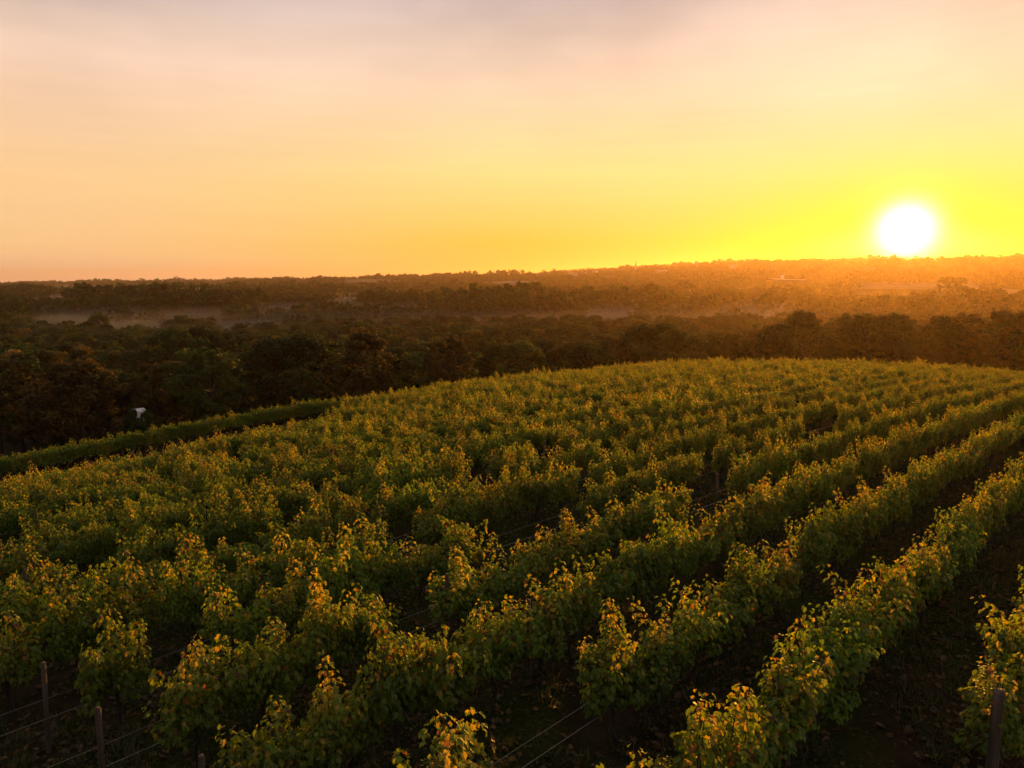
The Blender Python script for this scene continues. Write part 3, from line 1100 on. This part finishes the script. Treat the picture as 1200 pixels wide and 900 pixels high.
def build_house(L, Wd, hw, roof_h, wall, roofm, rz, loc, label, cat='house', nwin=3, group=None, chimney=True):
    t = empty('house', loc, rz)
    tag(t, label, cat, group)
    m = MB()
    x, y = L / 2, Wd / 2
    m.add([(-x, -y, -1), (x, -y, -1), (x, y, -1), (-x, y, -1), (-x, -y, hw), (x, -y, hw), (x, y, hw), (-x, y, hw), (-x, 0, hw + roof_h), (x, 0, hw + roof_h)],
          [(0, 1, 5, 4), (1, 2, 6, 9, 5), (2, 3, 7, 6), (3, 0, 4, 8, 7)])
    m.obj('wall', wall, t)
    r = MB()
    e, th_ = min(.5, .08 * L), min(.22, .03 * L)
    for s in (1, -1):
        yo, zo = s * (y + e), hw - roof_h * e / y
        p = [(-x - e, 0, hw + roof_h), (x + e, 0, hw + roof_h), (x + e, yo, zo), (-x - e, yo, zo)]
        q = [(a, b, c_ + th_) for a, b, c_ in p]
        r.add([(a, b, c_ + .02) for a, b, c_ in p] + q, [(0, 1, 2, 3), (7, 6, 5, 4), (2, 3, 7, 6), (0, 4, 7, 3), (1, 2, 6, 5)])
    ro = r.obj('roof', roofm, t)
    if chimney:
        c_ = MB(); c_.box((x * .6, y * .2, hw + roof_h + .4), (.8, .7, 1.8)); c_.obj('chimney', wall, ro)
    for i in range(nwin):
        w = MB(); w.box((-x + L * (i + .5) / nwin, -y - .02, hw * .55), (1.1, .08, 1.4)); w.obj('window', M_DARKGLASS, t)
    d = MB(); d.box((x * .12, -y - .03, 1.05), (1.0, .08, 2.1)); d.obj('door', M_ROOF, t)
    return t


for px, py, L, Wd, hw, lab in HS:
    x, y, z = ground_at(px, py + 1.2)
    build_house(L * 1.5, Wd * 1.3, hw * 1.45, 2.8, M_WALL, M_ROOF, -math.atan2(x, y) + random.Random(px).uniform(-.5, .5), (x, y, z), lab, 'house', 4, 'houses on the far slope')

# row of small white sheds among the trees
for j, px in enumerate((762, 769, 776, 783, 790, 798, 804, 811)):
    x, y, z = ground_at(px, 341.5)
    build_house(9 if j % 3 else 14, 5, 3.6, 1.2, M_WALL, M_SLATE, -math.atan2(x, y) + .1, (x, y, z + 1.0), f'small white shed in the valley row below the spire, {nth(j + 1)} from the left', 'shed', 2, 'white sheds in the valley')

# small white hut showing between the near trees
a, b, cz = ray(161, 479)
D = 97.0
x, y = a * D / b, D
z = float(terrain(x, y))
hh = max(CAM_Z + cz * D / b - z, 2.4)
build_house(1.5, 1.8, hh - .35, .35, M_WALL, M_WALL, -math.atan2(x, y) + .35, (x, y, z), 'small white hut between dark trees below the vineyard', 'hut', 1, None, False)
for px, py, dd, kd, lab in ((153, 477, 93, 2, 'dark bush hiding the left side of the small white hut'), (170, 479, 92, 0, 'dark bush hiding the right side of the small white hut'), (161, 490, 91, 6, 'low bush in front of the small white hut')):
    a2, b2, c2 = ray(px, py)
    x, y = a2 * dd / b2, dd
    z = float(terrain(x, y))
    h = max(CAM_Z + c2 * dd / b2 - z, 1.2)
    cm_, tm_, look, H = TREES[kd]
    t = empty('bush', (x, y, z - .1), tr.uniform(0, 6), (1.3 / 6, 1.3 / 6, h / H / 1.07))
    tag(t, lab, 'bush')
    link(bpy.data.objects.new('trunk', tm_), t)
    link(bpy.data.objects.new('crown', cm_), t)

# church with spire on the ridge
x, y, z = ground_at(745, 313)
ch = empty('church', (x, y, z), -math.atan2(x, y))
tag(ch, 'church with slender pointed spire standing on the ridge', 'church')
m = MB(); m.box((0, 0, 8), (6, 6, 18)); m.obj('tower', M_STONE, ch)
m = MB(); m.add([(-3.4, -3.4, 17.02), (3.4, -3.4, 17.02), (3.4, 3.4, 17.02), (-3.4, 3.4, 17.02), (0, 0, 40)], [(0, 1, 4), (1, 2, 4), (2, 3, 4), (3, 0, 4), (3, 2, 1, 0)]); m.obj('spire', M_SLATE, ch)
m = MB(); m.box((14, 0, 4), (21.9, 10, 10)); m.obj('nave', M_STONE, ch)
m = MB(); m.add([(3.05, -5.6, 9.02), (25.4, -5.6, 9.02), (25.4, 5.6, 9.02), (3.05, 5.6, 9.02), (3.05, 0, 15), (25.4, 0, 15)], [(0, 1, 5, 4), (2, 3, 4, 5), (1, 2, 5), (3, 0, 4), (3, 2, 1, 0)]); m.obj('roof', M_SLATE, ch)
for j in range(3):
    m = MB(); m.box((8 + 6 * j, -5.02, 5), (1.4, .08, 4)); m.obj('window', M_DARKGLASS, ch)

# tall tower right of the spire (water tower), px 815-819, py 308-316
x, y, z = ground_at(816, 316)
wt = empty('water_tower', (x, y, z), 0)
tag(wt, 'pale block-like tower rising beside the houses on the ridge', 'tower')
m = MB(); m.tube([(0, 0, -2), (0, 0, 20)], [4.2, 3.8], 14); m.obj('shaft', M_STONE, wt)
m = MB(); m.tube([(0, 0, 20.01), (0, 0, 21.5), (0, 0, 27), (0, 0, 28)], [4.0, 6.5, 6.5, 5.8], 16); m.obj('tank', M_WALL, wt)

# white track on the right slope


def strip(name, pix, width):
    pts = []
    for px, py in pix:
        pts.append(ground_at(px, py))
    fine = []
    for a_, b_ in zip(pts[:-1], pts[1:]):
        for t in np.linspace(0, 1, 14, endpoint=False):
            fine.append((a_[0] + (b_[0] - a_[0]) * t, a_[1] + (b_[1] - a_[1]) * t))
    fine.append(pts[-1][:2])
    m = MB(); vs, fs = [], []
    for i, (x, y) in enumerate(fine):
        x1, y1 = fine[max(i - 1, 0)]; x2, y2 = fine[min(i + 1, len(fine) - 1)]
        d = np.array([x2 - x1, y2 - y1]); d /= np.linalg.norm(d) + 1e-9
        nx, ny = -d[1] * width / 2, d[0] * width / 2
        for s in (-1, 1):
            vs.append((x + s * nx, y + s * ny, float(terrain(x + s * nx, y + s * ny)) + 1.4))
        if i:
            k = 2 * i
            fs.append((k - 2, k - 1, k + 1, k))
    m.add(vs, fs)
    o = m.obj(name, M_ROAD)
    tag(o, kind='structure')


strip('road', [(924, 319.5), (919, 322), (916, 325), (917, 327.5)], 7)
strip('path', [(902, 327), (917, 328), (944, 329)], 8)

# ------------------------------------------------------------------ mist lying in the valley


def mist_material(name, dens):
    m, out = material(name)
    pv = nd('ShaderNodeVolumePrincipled')
    pv.inputs['Color'].default_value = (1.0, .91, .82, 1)
    pv.inputs['Density'].default_value = dens
    pv.inputs['Anisotropy'].default_value = .3
    lk(pv.outputs[0], out.inputs['Volume'])
    return m


M_MIST = mist_material('mist', .0028)
M_MIST2 = mist_material('thin_mist', .0018)


def lens_mesh(name, mat):
    m = MB()
    n, k = 28, 7
    vs = [(0, 0, 1.0)]
    for i in range(1, k):
        f = i / k * math.pi / 2
        vs += [(math.sin(f) * math.cos(2 * math.pi * j / n), math.sin(f) * math.sin(2 * math.pi * j / n), math.cos(f)) for j in range(n)]
    vs += [(math.cos(2 * math.pi * j / n), math.sin(2 * math.pi * j / n), 0) for j in range(n)]
    vs += [(0, 0, -.35)]
    fs = [(0, 1 + j, 1 + (j + 1) % n) for j in range(n)]
    for i in range(k - 1):
        b = 1 + i * n
        fs += [(b + j, b + n + j, b + n + (j + 1) % n, b + (j + 1) % n) for j in range(n)]
    b = 1 + (k - 1) * n
    fs += [(b + j, len(vs) - 1, b + (j + 1) % n) for j in range(n)]
    m.add(vs, fs)
    return m.mesh(name, mat, True)


LENS, LENS2 = lens_mesh('mist', M_MIST), lens_mesh('mist', M_MIST2)
mr = np.random.default_rng(77)
while len(MIST) < 26:
    px, py = mr.uniform(-20, 760), 331 + 45 * mr.random() ** 1.6
    x, y, z = ground_at(px, py, 350)
    if openness(x, y) < .3:
        continue
    r_ = mr.uniform(18, 42) * (math.hypot(x, y) / 900) ** .5
    MIST.append((px, py, r_ * mr.uniform(1.2, 2.2), r_ * .8, mr.uniform(4, 8), int(mr.random() < .6), 'thin mist lying over an open meadow of the valley'))
for px, py, rx, ry, hz, thin, lab in MIST:
    x, y, z = ground_at(px, py, 250)
    o = link(bpy.data.objects.new('mist', LENS2 if thin else LENS))
    o.location = (x, y, z)
    o.scale = (rx, ry, hz)
    o.rotation_euler = (0, 0, -math.atan2(x, y))
    tag(o, lab, 'mist', kind='stuff')

# thin even ground mist over the whole valley floor
gm = MB()
gm.box((0, 2570, -23), (7000, 4660, 16))
o = gm.obj('mist', mist_material('valley_mist', .0006))
tag(o, 'thin evening mist layer over the valley floor', 'mist', kind='stuff')

# ------------------------------------------------------------------ haze: one closed box of even air
m, out = material('haze')
pv = nd('ShaderNodeVolumePrincipled')
pv.inputs['Color'].default_value = (1.0, .68, .40, 1)
pv.inputs['Density'].default_value = HAZE_DENSITY
pv.inputs['Anisotropy'].default_value = .70
lk(pv.outputs[0], out.inputs['Volume'])
hb = MB()
hb.box((0, 1000, (130 - 140) / 2), (22000, 22000, 270))
h = hb.obj('haze', m)
tag(h, 'thin golden evening haze over the whole valley', 'haze', kind='stuff')
